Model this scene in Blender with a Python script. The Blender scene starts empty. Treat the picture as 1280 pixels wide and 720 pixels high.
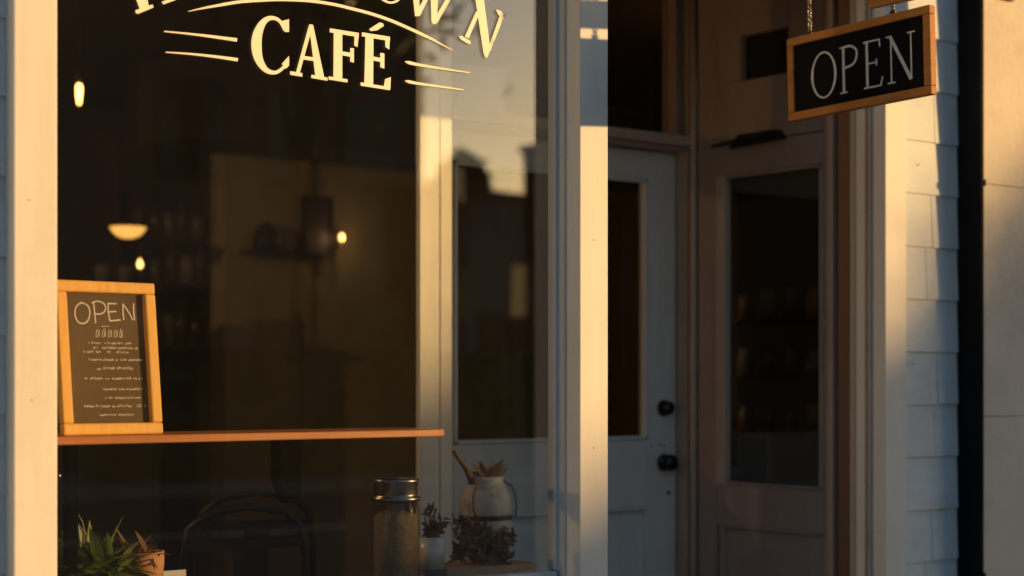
import bpy, bmesh, math, random
from mathutils import Vector, Matrix
R = math.radians
rnd = random.Random(11)
scn = bpy.context.scene
COL = scn.collection

# ------------------------------------------------------------------ camera geometry
F, CX0, HOR = 2190.0, 640.0, 480.0
CAM = Vector((0.0, -3.673, 1.2))
RT, FW = Vector((.783, -.622)), Vector((.622, .783))
def at(px, py, Y):
    t = (px-CX0)/F
    dx, dy = FW.x+t*RT.x, FW.y+t*RT.y
    Z = (Y-CAM.y)/dy
    return Vector((dx*Z, Y, CAM.z+(HOR-py)/F*Z))
def atx(px, py, X):
    t = (px-CX0)/F
    dx, dy = FW.x+t*RT.x, FW.y+t*RT.y
    Z = X/dx
    return Vector((X, CAM.y+dy*Z, CAM.z+(HOR-py)/F*Z))
def refl(px, py, D, gy=.1):
    """world point at street distance D whose mirror image in the shop glass stands at that spot"""
    t = (px-CX0)/F
    dx, dy = FW.x+t*RT.x, FW.y+t*RT.y
    Z = (2*gy-CAM.y+D)/dy
    return Vector((dx*Z, -D, CAM.z+(HOR-py)/F*Z))
def depth(p):
    return (p.x-CAM.x)*FW.x+(p.y-CAM.y)*FW.y

# ------------------------------------------------------------------ materials
def new_mat(name):
    m = bpy.data.materials.new(name); m.use_nodes = True
    nt = m.node_tree; b = nt.nodes['Principled BSDF']
    return m, nt, b
def N(nt, t, **k):
    n = nt.nodes.new(t)
    for a, v in k.items():
        if a in n.inputs.keys(): n.inputs[a].default_value = v
        else: setattr(n, a, v)
    return n
def mat(name, c1, c2=None, rough=.6, scale=6, stretch=(1,1,1), bump=.15, bscale=None, metal=0, dirt=None, dirt_amt=.5, spec=.5, dscale=2.3, seed=0, transl=0, bdist=.003):
    m, nt, b = new_mat(name); L = nt.links
    c2 = c2 or tuple(x*.85 for x in c1)
    tc = N(nt, 'ShaderNodeTexCoord')
    mp = N(nt, 'ShaderNodeMapping'); mp.inputs['Scale'].default_value = stretch; mp.inputs['Location'].default_value = (seed, seed*.7, seed*.3)
    L.new(tc.outputs['Object'], mp.inputs['Vector'])
    n1 = N(nt, 'ShaderNodeTexNoise'); n1.inputs['Scale'].default_value = scale; n1.inputs['Detail'].default_value = 8; n1.inputs['Roughness'].default_value = .6
    L.new(mp.outputs[0], n1.inputs['Vector'])
    cr = N(nt, 'ShaderNodeValToRGB'); cr.color_ramp.elements[0].position = .32; cr.color_ramp.elements[1].position = .68
    cr.color_ramp.elements[0].color = (*c2, 1); cr.color_ramp.elements[1].color = (*c1, 1)
    L.new(n1.outputs['Fac'], cr.inputs[0])
    out = cr.outputs[0]
    if dirt:
        n3 = N(nt, 'ShaderNodeTexNoise'); n3.inputs['Scale'].default_value = dscale; n3.inputs['Detail'].default_value = 10; n3.inputs['Roughness'].default_value = .75
        L.new(tc.outputs['Object'], n3.inputs['Vector'])
        c3 = N(nt, 'ShaderNodeValToRGB'); c3.color_ramp.elements[0].position = .5; c3.color_ramp.elements[1].position = .72
        c3.color_ramp.elements[0].color = (0,0,0,1); c3.color_ramp.elements[1].color = (dirt_amt,)*3+(1,)
        L.new(n3.outputs['Fac'], c3.inputs[0])
        mx = N(nt, 'ShaderNodeMixRGB'); mx.inputs[2].default_value = (*dirt, 1)
        L.new(c3.outputs[0], mx.inputs[0]); L.new(out, mx.inputs[1]); out = mx.outputs[0]
    L.new(out, b.inputs['Base Color'])
    b.inputs['Roughness'].default_value = rough; b.inputs['Metallic'].default_value = metal
    b.inputs['Specular IOR Level'].default_value = spec
    mr = N(nt, 'ShaderNodeMapRange'); mr.inputs[3].default_value = max(.05, rough-.12); mr.inputs[4].default_value = min(1, rough+.12)
    L.new(n1.outputs['Fac'], mr.inputs[0]); L.new(mr.outputs[0], b.inputs['Roughness'])
    if bump:
        n2 = N(nt, 'ShaderNodeTexNoise'); n2.inputs['Scale'].default_value = bscale or scale*6; n2.inputs['Detail'].default_value = 6
        L.new(mp.outputs[0], n2.inputs['Vector'])
        bp = N(nt, 'ShaderNodeBump'); bp.inputs['Strength'].default_value = bump; bp.inputs['Distance'].default_value = bdist
        L.new(n2.outputs['Fac'], bp.inputs['Height']); L.new(bp.outputs[0], b.inputs['Normal'])
    if transl:
        b.inputs['Subsurface Weight'].default_value = 0
        tr = N(nt, 'ShaderNodeBsdfTranslucent'); L.new(out, tr.inputs[0])
        ms = N(nt, 'ShaderNodeMixShader'); ms.inputs[0].default_value = transl
        L.new(b.outputs[0], ms.inputs[1]); L.new(tr.outputs[0], ms.inputs[2])
        L.new(ms.outputs[0], nt.nodes['Material Output'].inputs[0])
    return m
def emit(name, col, s):
    m, nt, b = new_mat(name)
    b.inputs['Base Color'].default_value = (*col, 1)
    b.inputs['Emission Color'].default_value = (*col, 1); b.inputs['Emission Strength'].default_value = s
    return m
def glass(name, f0, tint=(1,1,1), wob=.0, rough=0.0, dust=0):
    m, nt, b = new_mat(name); L = nt.links
    nt.nodes.remove(b)
    g = N(nt, 'ShaderNodeNewGeometry')
    d = N(nt, 'ShaderNodeVectorMath', operation='DOT_PRODUCT')
    L.new(g.outputs['Normal'], d.inputs[0]); L.new(g.outputs['Incoming'], d.inputs[1])
    a = N(nt, 'ShaderNodeMath', operation='ABSOLUTE'); L.new(d.outputs['Value'], a.inputs[0])
    s = N(nt, 'ShaderNodeMath', operation='SUBTRACT'); s.inputs[0].default_value = 1; L.new(a.outputs[0], s.inputs[1])
    p = N(nt, 'ShaderNodeMath', operation='POWER'); L.new(s.outputs[0], p.inputs[0]); p.inputs[1].default_value = 5
    q = N(nt, 'ShaderNodeMath', operation='MULTIPLY_ADD'); L.new(p.outputs[0], q.inputs[0]); q.inputs[1].default_value = 1-f0; q.inputs[2].default_value = f0
    t = N(nt, 'ShaderNodeBsdfTransparent'); t.inputs[0].default_value = (*tint, 1)
    gl = N(nt, 'ShaderNodeBsdfGlossy'); gl.inputs['Roughness'].default_value = rough
    if wob:
        tc = N(nt, 'ShaderNodeTexCoord'); n = N(nt, 'ShaderNodeTexNoise'); n.inputs['Scale'].default_value = 1.6; n.inputs['Detail'].default_value = 1
        L.new(tc.outputs['Object'], n.inputs['Vector'])
        bp = N(nt, 'ShaderNodeBump'); bp.inputs['Strength'].default_value = 1; bp.inputs['Distance'].default_value = wob
        L.new(n.outputs['Fac'], bp.inputs['Height']); L.new(bp.outputs[0], gl.inputs['Normal'])
    ms = N(nt, 'ShaderNodeMixShader'); L.new(q.outputs[0], ms.inputs[0]); L.new(t.outputs[0], ms.inputs[1]); L.new(gl.outputs[0], ms.inputs[2])
    out=ms.outputs[0]
    if dust:
        tc = N(nt, 'ShaderNodeTexCoord'); mp=N(nt,'ShaderNodeMapping'); mp.inputs['Scale'].default_value=(1,1,.6); L.new(tc.outputs['Object'],mp.inputs[0])
        n = N(nt, 'ShaderNodeTexNoise'); n.inputs['Scale'].default_value = 2.2; n.inputs['Detail'].default_value = 9; n.inputs['Roughness'].default_value=.7; L.new(mp.outputs[0], n.inputs['Vector'])
        mr = N(nt,'ShaderNodeMapRange'); mr.inputs[1].default_value=.35; mr.inputs[2].default_value=.75; mr.inputs[3].default_value=dust*.35; mr.inputs[4].default_value=dust*1.6; L.new(n.outputs['Fac'],mr.inputs[0])
        df = N(nt,'ShaderNodeBsdfDiffuse'); df.inputs[0].default_value=(.62,.56,.46,1)
        m2 = N(nt,'ShaderNodeMixShader'); L.new(mr.outputs[0],m2.inputs[0]); L.new(out,m2.inputs[1]); L.new(df.outputs[0],m2.inputs[2]); out=m2.outputs[0]
    L.new(out, nt.nodes['Material Output'].inputs[0])
    return m

M = {}
M['trim']   = mat('white_trim_paint', (.72,.71,.68), (.65,.63,.59), rough=.6, spec=.3, scale=5, stretch=(4,4,.5), bump=.12, bscale=14, dirt=(.45,.38,.30), dirt_amt=.25)
M['siding'] = mat('siding_paint', (.69,.74,.78), (.61,.66,.70), rough=.75, spec=.25, scale=4, stretch=(1,1,3), bump=.4, bscale=26, dirt=(.34,.33,.31), dirt_amt=.4)
M['door']   = mat('door_paint', (.58,.62,.65), (.52,.56,.59), rough=.5, scale=4, stretch=(5,5,.5), bump=.25, bscale=14, dirt=(.36,.34,.31), dirt_amt=.35)
M['taupe']  = mat('taupe_paint', (.33,.265,.24), (.28,.22,.20), rough=.6, scale=4, stretch=(5,5,.5), bump=.25, bscale=14, dirt=(.12,.08,.06), dirt_amt=.4)
M['greige'] = mat('jamb_paint', (.42,.37,.33), (.36,.31,.27), rough=.55, scale=4, stretch=(5,5,.4), bump=.25, bscale=14, dirt=(.2,.15,.12), dirt_amt=.4)
M['rust']   = mat('reddish_stop_paint', (.16,.085,.055), (.12,.06,.04), rough=.6, scale=4, stretch=(5,5,.5))
M['blackm'] = mat('black_metal', (.008,.008,.009), (.012,.011,.010), rough=.5, spec=.3, scale=8, bump=.1)
M['mattbl'] = mat('matt_black_paint', (.003,.003,.003), rough=1, spec=0)
M['frame']  = mat('window_frame_paint', (.50,.525,.55), (.45,.475,.50), rough=.55, spec=.3, scale=5, stretch=(4,4,.5), bump=.15, dirt=(.3,.29,.27), dirt_amt=.35)
M['pipe']   = mat('dark_pipe_paint', (.007,.008,.010), (.012,.012,.014), rough=.9, spec=.08, scale=4, stretch=(3,3,.5), bump=.2)
M['stucco'] = mat('stucco', (.66,.60,.52), (.58,.53,.46), rough=.85, scale=3, bump=.5, bscale=60, dirt=(.38,.34,.30), dirt_amt=.45)
M['shelf']  = mat('shelf_wood', (.55,.21,.06), (.38,.13,.035), rough=.38, scale=5, stretch=(.6,6,6), bump=.2, bscale=18)
M['pine']   = mat('pine_frame', (.90,.53,.12), (.80,.42,.07), rough=.5, scale=6, stretch=(8,8,1), bump=.2, bscale=20)
M['oak']    = mat('sign_wood', (.46,.185,.042), (.32,.12,.024), rough=.6, spec=.25, scale=6, stretch=(2,1.2,9), bump=.3, bscale=20)
M['slate']  = mat('chalk_slate', (.155,.112,.065), (.12,.088,.052), rough=.9, spec=.15, scale=5, bump=.1, dirt=(.16,.14,.12), dirt_amt=.35)
M['black']  = mat('sign_black', (.006,.006,.006), (.010,.009,.008), rough=.9, spec=.06, scale=5, bump=.1)
M['chalk']  = mat('chalk', (.85,.78,.66), (.66,.60,.50), rough=.9, scale=120, bump=.2)
M['signtx'] = mat('sign_lettering', (.62,.62,.62), (.44,.44,.45), rough=.8, scale=90, bump=.1)
M['gilt']   = mat('window_lettering', (.88,.80,.66), (.84,.75,.60), rough=.45, scale=20, bump=.05)
M['brass']  = mat('dark_knob_metal', (.035,.03,.028), (.05,.04,.035), rough=.22, metal=.9, scale=9, bump=.05)
M['steel']  = mat('lid_steel', (.32,.31,.30), (.22,.21,.20), rough=.3, metal=1, scale=6, bump=.05)
M['chain']  = mat('chain_steel', (.45,.42,.38), (.25,.22,.2), rough=.35, metal=1, scale=30)
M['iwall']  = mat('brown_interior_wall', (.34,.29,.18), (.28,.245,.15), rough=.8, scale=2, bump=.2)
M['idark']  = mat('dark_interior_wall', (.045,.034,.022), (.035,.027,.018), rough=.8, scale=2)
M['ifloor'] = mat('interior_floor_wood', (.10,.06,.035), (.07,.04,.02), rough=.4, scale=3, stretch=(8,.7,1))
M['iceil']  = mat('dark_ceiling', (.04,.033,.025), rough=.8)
M['dwood']  = mat('dark_wood', (.05,.03,.018), (.03,.018,.01), rough=.5, scale=5, stretch=(1,6,6))
M['walk']   = mat('sidewalk_concrete', (.20,.19,.175), (.15,.14,.13), rough=.95, spec=.1, scale=2, bump=.4, bscale=70, dirt=(.18,.17,.15), dirt_amt=.5)
M['road']   = mat('asphalt', (.045,.045,.046), (.032,.032,.034), rough=.95, spec=.1, scale=3, bump=.5, bscale=80)
M['ground'] = mat('ground_soil_grass', (.05,.06,.025), (.07,.06,.035), rough=.9, scale=.6)
M['leafg']  = mat('tree_leaf', (.05,.075,.022), (.03,.05,.015), rough=.6, scale=.8, transl=.25, bump=0)
M['bark']   = mat('bark', (.09,.065,.045), (.05,.035,.025), rough=.9, scale=4, stretch=(5,5,1), bump=.8)
M['plantl'] = mat('houseplant_leaf', (.21,.28,.05), (.09,.15,.03), rough=.42, scale=12, transl=.3, bump=.1)
M['dryleaf']= mat('dried_leaf', (.24,.135,.06), (.12,.07,.03), rough=.7, scale=20, transl=.2, bump=.1)
M['terra']  = mat('terracotta', (.50,.24,.12), (.36,.16,.08), rough=.8, scale=12, bump=.3, dirt=(.55,.42,.32), dirt_amt=.6, dscale=22)
M['dpot']   = mat('dark_ceramic', (.03,.03,.03), rough=.4)
M['soil']   = mat('potting_soil', (.03,.02,.013), rough=.95, scale=60, bump=.8)
M['white']  = mat('white_glaze', (.78,.79,.78), (.70,.71,.70), rough=.3, scale=6, bump=.08, dirt=(.3,.22,.15), dirt_amt=.6, dscale=20)
M['crackle']= mat('aged_white_ceramic', (.50,.51,.49), (.40,.40,.38), rough=.5, scale=22, bump=.6, dirt=(.16,.11,.07), dirt_amt=.9, dscale=16)
M['rustw']  = mat('rusty_wire', (.16,.08,.04), (.07,.04,.025), rough=.8, scale=60)
M['crate']  = mat('crate_wood', (.36,.25,.15), (.22,.14,.08), rough=.75, scale=6, stretch=(1,6,6), bump=.4)
M['beans']  = mat('dry_goods', (.30,.23,.15), (.17,.12,.08), rough=.7, scale=90, bump=1, bscale=120)
M['card']   = mat('paper_card', (.55,.54,.5), rough=.8, scale=40)
M['brickh'] = mat('house_brick', (.20,.12,.09), (.14,.08,.06), rough=.85, scale=8)
M['housew'] = mat('house_siding', (.22,.21,.2), (.17,.16,.155), rough=.8, scale=3)
M['roof']   = mat('roof_shingle', (.06,.055,.05), (.04,.036,.033), rough=.9, scale=14)
M['dkwin']  = mat('dark_window', (.02,.022,.025), rough=.15, scale=2, bump=0)
M['litwin'] = emit('lit_window', (1,.62,.22), .10)
M['bulb']   = emit('bulb_glow', (1,.60,.22), 6)
M['bowl']   = emit('bowl_lamp_glow', (1,.47,.10), .75)
M['candle'] = emit('flame_glow', (1,.55,.14), 3)
M['sconce'] = emit('sconce_glow', (1,.52,.14), 3.2)
M['filam']  = emit('tube_glow', (1,.50,.10), 1.6)
M['glassF'] = glass('shop_glass', .13, wob=.0006, dust=.0035)
M['glassR'] = glass('side_glass', .02, (.97,.98,.97))
M['glassD'] = glass('door_glass', .025, (.66,.60,.52), wob=.001, dust=.012)
M['glassS'] = glass('return_door_glass', .06, (.72,.74,.70), wob=.001, dust=.015)
M['jarg']   = glass('jar_glass', .05, (.86,.88,.84), rough=.02)
M['bulbg']  = glass('amber_bulb_glass', .08, (.95,.72,.38))
M['cup']    = mat('bottle_ceramic', (.20,.17,.13), (.10,.08,.06), rough=.3, scale=5)
M['bottle'] = mat('bottle_glass', (.05,.035,.02), (.09,.06,.035), rough=.12, scale=3)
M['picture']= mat('dark_print', (.03,.018,.012), (.05,.025,.015), rough=.5, scale=7)
M['blocker']= mat('blocker_metal', (.02,.02,.02), rough=.5)

# ------------------------------------------------------------------ mesh helpers
class MB:
    def __init__(s): s.v=[]; s.f=[]; s.sm=[]
    def add(s, vs, fs, smooth=False):
        o=len(s.v); s.v += [tuple(p) for p in vs]; s.f += [tuple(i+o for i in f) for f in fs]; s.sm += [smooth]*len(fs); return s
    def box(s, x0,x1,y0,y1,z0,z1):
        if x0>x1: x0,x1=x1,x0
        if y0>y1: y0,y1=y1,y0
        if z0>z1: z0,z1=z1,z0
        return s.add([(x0,y0,z0),(x1,y0,z0),(x1,y1,z0),(x0,y1,z0),(x0,y0,z1),(x1,y0,z1),(x1,y1,z1),(x0,y1,z1)],
              [(0,3,2,1),(4,5,6,7),(0,1,5,4),(1,2,6,5),(2,3,7,6),(3,0,4,7)])
    def hexa(s, p): # 8 points bottom ring, top ring
        return s.add(p, [(0,3,2,1),(4,5,6,7),(0,1,5,4),(1,2,6,5),(2,3,7,6),(3,0,4,7)])
    def prism(s, poly, ext):
        n=len(poly); e=Vector(ext); a=[Vector(p) for p in poly]
        return s.add(a+[p+e for p in a], [tuple(range(n))[::-1], tuple(range(n,2*n))]+[(i,(i+1)%n,(i+1)%n+n,i+n) for i in range(n)])
    def lathe(s, prof, c=(0,0,0), n=28, cap=True, sx=1, sy=1):
        vs=[]; fs=[]
        for r,z in prof:
            for k in range(n):
                a=2*math.pi*k/n; vs.append((c[0]+r*math.cos(a)*sx, c[1]+r*math.sin(a)*sy, c[2]+z))
        for i in range(len(prof)-1):
            for k in range(n):
                k2=(k+1)%n; fs.append((i*n+k,i*n+k2,(i+1)*n+k2,(i+1)*n+k))
        if cap:
            fs.append(tuple(range(n))[::-1]); fs.append(tuple(range((len(prof)-1)*n,len(prof)*n)))
        return s.add(vs, fs, True)
    def tube(s, pts, r, n=8, r1=None):
        pts=[Vector(p) for p in pts]; vs=[]; fs=[]; m=len(pts)
        up=Vector((.13,.21,.97))
        for i,p in enumerate(pts):
            d=(pts[min(i+1,m-1)]-pts[max(i-1,0)]).normalized()
            a=d.cross(up); a = a.normalized() if a.length>1e-4 else Vector((1,0,0)); b=d.cross(a)
            rr = r if r1 is None else r+(r1-r)*i/(m-1)
            for k in range(n):
                t=2*math.pi*k/n; vs.append(p+(a*math.cos(t)+b*math.sin(t))*rr)
        for i in range(m-1):
            for k in range(n):
                k2=(k+1)%n; fs.append((i*n+k,i*n+k2,(i+1)*n+k2,(i+1)*n+k))
        fs.append(tuple(range(n))[::-1]); fs.append(tuple(range((m-1)*n,m*n)))
        return s.add(vs,fs,True)
    def leaf(s, p, d, up, L, W, bend=.4, seg=6, fold=.25):
        p=Vector(p); d=Vector(d).normalized(); up=Vector(up)
        side=d.cross(up); side = side.normalized() if side.length>1e-3 else Vector((1,0,0)); nrm=side.cross(d).normalized()
        vs=[];fs=[]
        for i in range(seg+1):
            t=i/seg; c=p+d*(L*t)-Vector((0,0,1))*(bend*L*t*t)
            w=W*math.sin(math.pi*min(1,(t*.93+.07)))**.75*(1-.25*t)
            if i==seg: w=.0004
            vs += [c-side*w+nrm*w*fold, c, c+side*w+nrm*w*fold]
        for i in range(seg):
            a=i*3; fs += [(a,a+1,a+4,a+3),(a+1,a+2,a+5,a+4)]
        return s.add(vs,fs,True)
    def build(s, name, m, parent=None, bevel=0, loc=None, weld=False):
        me=bpy.data.meshes.new(name); me.from_pydata(s.v,[],s.f); me.update()
        me.polygons.foreach_set('use_smooth', s.sm)
        bm=bmesh.new(); bm.from_mesh(me); bmesh.ops.recalc_face_normals(bm, faces=bm.faces); bm.to_mesh(me); bm.free()
        me.materials.append(m)
        o=bpy.data.objects.new(name, me); COL.objects.link(o)
        if bevel:
            b=o.modifiers.new('bevel','BEVEL'); b.width=bevel; b.segments=2; b.limit_method='ANGLE'; b.angle_limit=R(40)
        if parent is not None:
            o.parent=parent
            W=Matrix.Identity(4); q=parent
            while q is not None:
                W = q.matrix_basis @ W if q.parent is None else q.matrix_parent_inverse @ q.matrix_basis @ W; q=q.parent
            o.matrix_parent_inverse = W.inverted()
        return o
def tag(o, label, cat, group=None, kind=None):
    if label: o['label']=label
    if cat: o['category']=cat
    if group: o['group']=group
    if kind: o['kind']=kind
    return o
def thing(name, label, cat, loc=(0,0,0), group=None):
    o=bpy.data.objects.new(name,None); o.empty_display_size=.1; COL.objects.link(o); o.location=loc
    return tag(o,label,cat,group)
def copy_tree(o, delta, parent=None):
    """copy of a thing with its parts and sub-parts, moved by delta"""
    c=o.copy(); COL.objects.link(c)
    if parent is None: c.location = o.location + Vector(delta)
    else: c.parent=parent; c.matrix_parent_inverse=o.matrix_parent_inverse.copy()
    for ch in [x for x in o.children]: copy_tree(ch, delta, c)
    return c

# ------------------------------------------------------------------ key facade positions
XP0 = at(725,0,0).x; XP1 = at(760,0,0).x          # corner post
XL0 = at(10,0,0).x;  XL1 = at(65,0,0).x           # left post
XT0 = at(1100,0,0).x; XT1 = at(1126,0,0).x        # right trim
XS1 = at(1200,0,-.0).x                            # siding end
XN  = XS1+.012                                    # neighbour wall starts behind the downspout
DEP = .87
GY  = .10
TOP = 3.1

# ------------------------------------------------------------------ setting
def sheet(name, x0,x1,y0,y1,z,m):
    b=MB(); b.box(x0,x1,y0,y1,z-.2,z); return tag(b.build(name,m),None,None,kind='structure')
sheet('ground',-400,400,-500,300,-.21,M['ground'])
sheet('sidewalk',-40,60,-5.2,.0,-.0,M['walk'])
sheet('road',-200,260,-14.5,-5.35,-.13,M['road'])
b=MB(); b.box(-40,60,-5.35,-5.2,-.3,-.002); tag(b.build('kerb',M['walk'],bevel=.01),None,None,kind='structure')
b=MB(); b.box(-40,60,-18,-14.5,-.3,.0); tag(b.build('far_pavement',M['walk']),None,None,kind='structure')
b=MB()
for i in range(-10,16): b.box(i*6,i*6+3,-9.98,-9.86,-.128,-.126)
tag(b.build('lane_markings',mat('road_paint',(.6,.55,.4),rough=.8)),None,None,kind='structure')

# ------------------------------------------------------------------ cafe building
cafe = thing('cafe_building','white trimmed wooden shopfront with a big lettered window and a recessed entry door','shopfront',(XP0,0,0))
rust_line = None
def siding(mb, x0, x1, y, z0, z1, joints):
    base = 1.306; ex=.1735
    k0=math.floor((z0-base)/ex); k1=math.ceil((z1-base)/ex)
    for k in range(k0,k1):
        a=base+k*ex; bz=a+ex+.01
        cuts=[x0]+sorted(x for x in joints(k) if x0+.03<x<x1-.03)+[x1]
        for i in range(len(cuts)-1):
            xa,xb=cuts[i]+(.0011 if i else 0), cuts[i+1]-(.0011 if i<len(cuts)-2 else 0)
            j=rnd.uniform(-.0015,.0015); jy=rnd.uniform(-.0012,.0012)
            mb.hexa([(xa,y-.010+jy,a+j),(xb,y-.010+jy,a+j),(xb,y,a+j),(xa,y,a+j),(xa,y-.002,bz),(xb,y-.002,bz),(xb,y,bz),(xa,y,bz)])
def jfun(x0,w,n):
    return lambda k:[x0+rnd.uniform(.1,.9)*w for _ in range(n)]
b=MB(); b.box(-3.0,XL0+.03,.02,.14,-.2,TOP); siding(b,-3.0,XL0+.02,.02,0,TOP,jfun(-3,4.4,14))
b.build('siding',M['siding'],cafe,bevel=.0015)['label']='grey blue painted shingle siding at the left edge'
b=MB(); b.box(XT1-.02,XN,.02,.14,-.2,TOP)
cr=[at(1178,0,0).x, at(1162,0,0).x, at(1169,0,0).x, at(1183,0,0).x, at(1172,0,0).x, at(1176,0,0).x]
siding(b,XT1-.02,XS1+.006,.02,0,TOP,lambda k:[cr[k%6]] if k%3 else [])
b.build('siding',M['siding'],cafe,bevel=.0015)['label']='grey blue painted shingle siding between entry and downspout'
# stall riser below the window, header above
b=MB(); b.box(XL1-.03,XP0+.03,.03,.14,-.2,.50); b.build('stall_riser',M['siding'],cafe)
b=MB(); b.box(XL1-.03,XP0+.03,.03,.14,2.75,TOP); b.box(XP1-.02,XT0+.02,.03,.14,2.47,TOP); b.build('header',M['siding'],cafe)
# posts and trims
b=MB(); b.box(XL0,XL1,-.03,.13,-.2,TOP); o=b.build('trim_post',M['trim'],cafe,bevel=.004); o['label']='sunlit white post on the left of the window'
b=MB(); b.box(XP0,XP1,0,.13,-.2,TOP); o=b.build('trim_post',M['trim'],cafe,bevel=.003); o['label']='white corner post between window and entry'
b=MB(); b.box(XT0,XT1,-.022,.10,-.2,TOP); o=b.build('trim_post',M['trim'],cafe,bevel=.003); o['label']='white trim board right of the entry'
# cornice soffit above the frame
b=MB(); b.box(-3.1,XN-.01,-.04,.02,2.9,TOP+.25); b.box(-3.1,XN-.01,-.10,.02,TOP+.25,TOP+.31); b.build('cornice',M['trim'],cafe,bevel=.005)
# flat roof
b=MB(); b.box(-3.1,XN,.02,6.3,TOP+.01,TOP+.2); b.build('roof',M['roof'],cafe)

# shop window : frame > pane, lettering
xg1 = XP0-.002
zb = at(660,716,GY).z
b=MB()
x690=at(690,0,GY).x
b.box(XL1+.0,x690,.075,.135,zb-.10,zb)               # bottom rail
b.box(XL1-.02,XL1+.008,.06,.135,.5,2.75)             # left stop
b.box(x690+.000,x690+.022,.085,.12,zb+.0,2.75)       # stop beads on the right (stepped moulding)
b.box(x690+.010,x690+.045,.058,.13,zb-.1,2.75)
b.box(x690+.040,XP0+.001,.028,.13,zb-.1,2.75)
b.box(XL1,XP0,.04,.135,2.66,2.75)
win=b.build('shop_window',M['frame'],cafe,bevel=.004)
b=MB(); b.box(XL1+.004,x690+.004,GY-.003,GY+.003,zb-.01,2.67); b.build('pane',M['glassF'],win)
# sill outside
b=MB(); b.box(XL1+.002,XP0-.002,-.05,.073,zb-.14,zb-.102); b.build('window_sill',M['trim'],cafe,bevel=.004)

# --- lettering on the glass, drawn as thin vinyl on the pane
class Ink:
    def __init__(s, mp, ext): s.mp=mp; s.ext=Vector(ext); s.mb=MB(); s.k=0
    def poly(s, pts):
        s.k+=1; off=s.ext.normalized()*(.00003*(s.k%23))
        P=[s.mp(*p)+off for p in pts]; s.mb.prism(P, s.ext)
    def stroke(s, pts, w, w1=None, sub=4, taper=None):
        # Catmull-Rom smoothed ribbon, one closed polygon strip
        P=[Vector(p) for p in pts]
        if len(P)>2:
            Q=[]
            for i in range(len(P)-1):
                a,b_,c,d=P[max(i-1,0)],P[i],P[i+1],P[min(i+2,len(P)-1)]
                for j in range(sub):
                    t=j/sub; Q.append(.5*((2*b_)+(c-a)*t+(2*a-5*b_+4*c-d)*t*t+(-a+3*b_-3*c+d)*t**3))
            Q.append(P[-1]); P=Q
        m=len(P); s.k+=1; off=s.ext.normalized()*(.00003*(s.k%23)); Lf=[];Rt=[]
        for i,p in enumerate(P):
            d=(P[min(i+1,m-1)]-P[max(i-1,0)]); d=d.normalized() if d.length else Vector((1,0)); n=Vector((-d.y,d.x)); u=i/(m-1)
            ww=(w if w1 is None else w+(w1-w)*u)/2
            if taper: ww=taper(u)/2
            Lf.append(s.mp(*(p+n*ww))+off); Rt.append(s.mp(*(p-n*ww))+off)
        vs=[];fs=[]
        for a,b_ in zip(Lf,Rt): vs+=[a,b_,a+s.ext,b_+s.ext]
        for i in range(m-1):
            o=i*4; fs+=[(o,o+1,o+5,o+4),(o+2,o+6,o+7,o+3),(o,o+4,o+6,o+2),(o+1,o+3,o+7,o+5)]
        fs+=[(0,2,3,1),((m-1)*4,(m-1)*4+1,(m-1)*4+3,(m-1)*4+2)]
        s.mb.add(vs,fs)
ink=Ink(lambda x,y: at(x,y,GY-.0035),(0,-.0012,0))
# C
cpts=[(356,38),(349,26),(338,22.5),(328,29),(321.5,44),(320.5,60),(324,76),(333,88),(345,90.5),(356,82.5),(360,75)]
cw=lambda u: 3.6+9.2*math.exp(-((u-.47)/.21)**2)
ink.stroke(cpts,8,taper=cw)
ink.poly([(350,27),(361,24),(361,40),(356,40)])
ink.poly([(352,80),(361,70),(361,82),(357,86)])
# A
ink.poly([(386,30.5),(391,31),(405,97),(394,95.5)])
ink.poly([(385.5,33),(388.5,40),(374,92.5),(369.5,91.8)])
ink.poly([(377,69.5),(396,72.5),(397,77),(376,74)])
ink.poly([(362.5,89),(377.5,91.5),(377.5,96),(362.5,93.5)])
ink.poly([(389,93.5),(409,97),(409,101),(389,97.6)])
# F
ink.poly([(417,38),(427.5,39.8),(427.5,100),(416.5,98)])
ink.poly([(412,35.5),(448,41.2),(448,46.5),(412,40.5)])
ink.poly([(443,41),(448.3,41.5),(446.5,59),(442.5,57)])
ink.poly([(426,64),(440,66.5),(440,71.5),(426,69)])
ink.poly([(437.5,60),(442,60.5),(442,78.5),(437.5,77)])
ink.poly([(410.5,95.5),(434,99.2),(434,103.2),(410.5,99.5)])
# E acute
ink.poly([(456.5,44),(466.5,45.8),(466,108.5),(455,106.5)])
ink.poly([(452,40.5),(487,46),(487,51.5),(452,45.5)])
ink.poly([(481,46.5),(486.8,47.5),(486.2,62),(481.5,59)])
ink.poly([(465,70.5),(477,72.8),(477,77.8),(465,75.5)])
ink.poly([(475,66),(480,67),(480,86),(475,84)])
ink.poly([(450.5,103),(487,109),(487,112.8),(450.5,107.2)])
ink.poly([(481,99),(488,96.5),(487.5,112),(479,110)])
ink.poly([(461,36.5),(474,28.2),(478,29),(479.5,32.5),(471,38),(463,39)])
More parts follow.
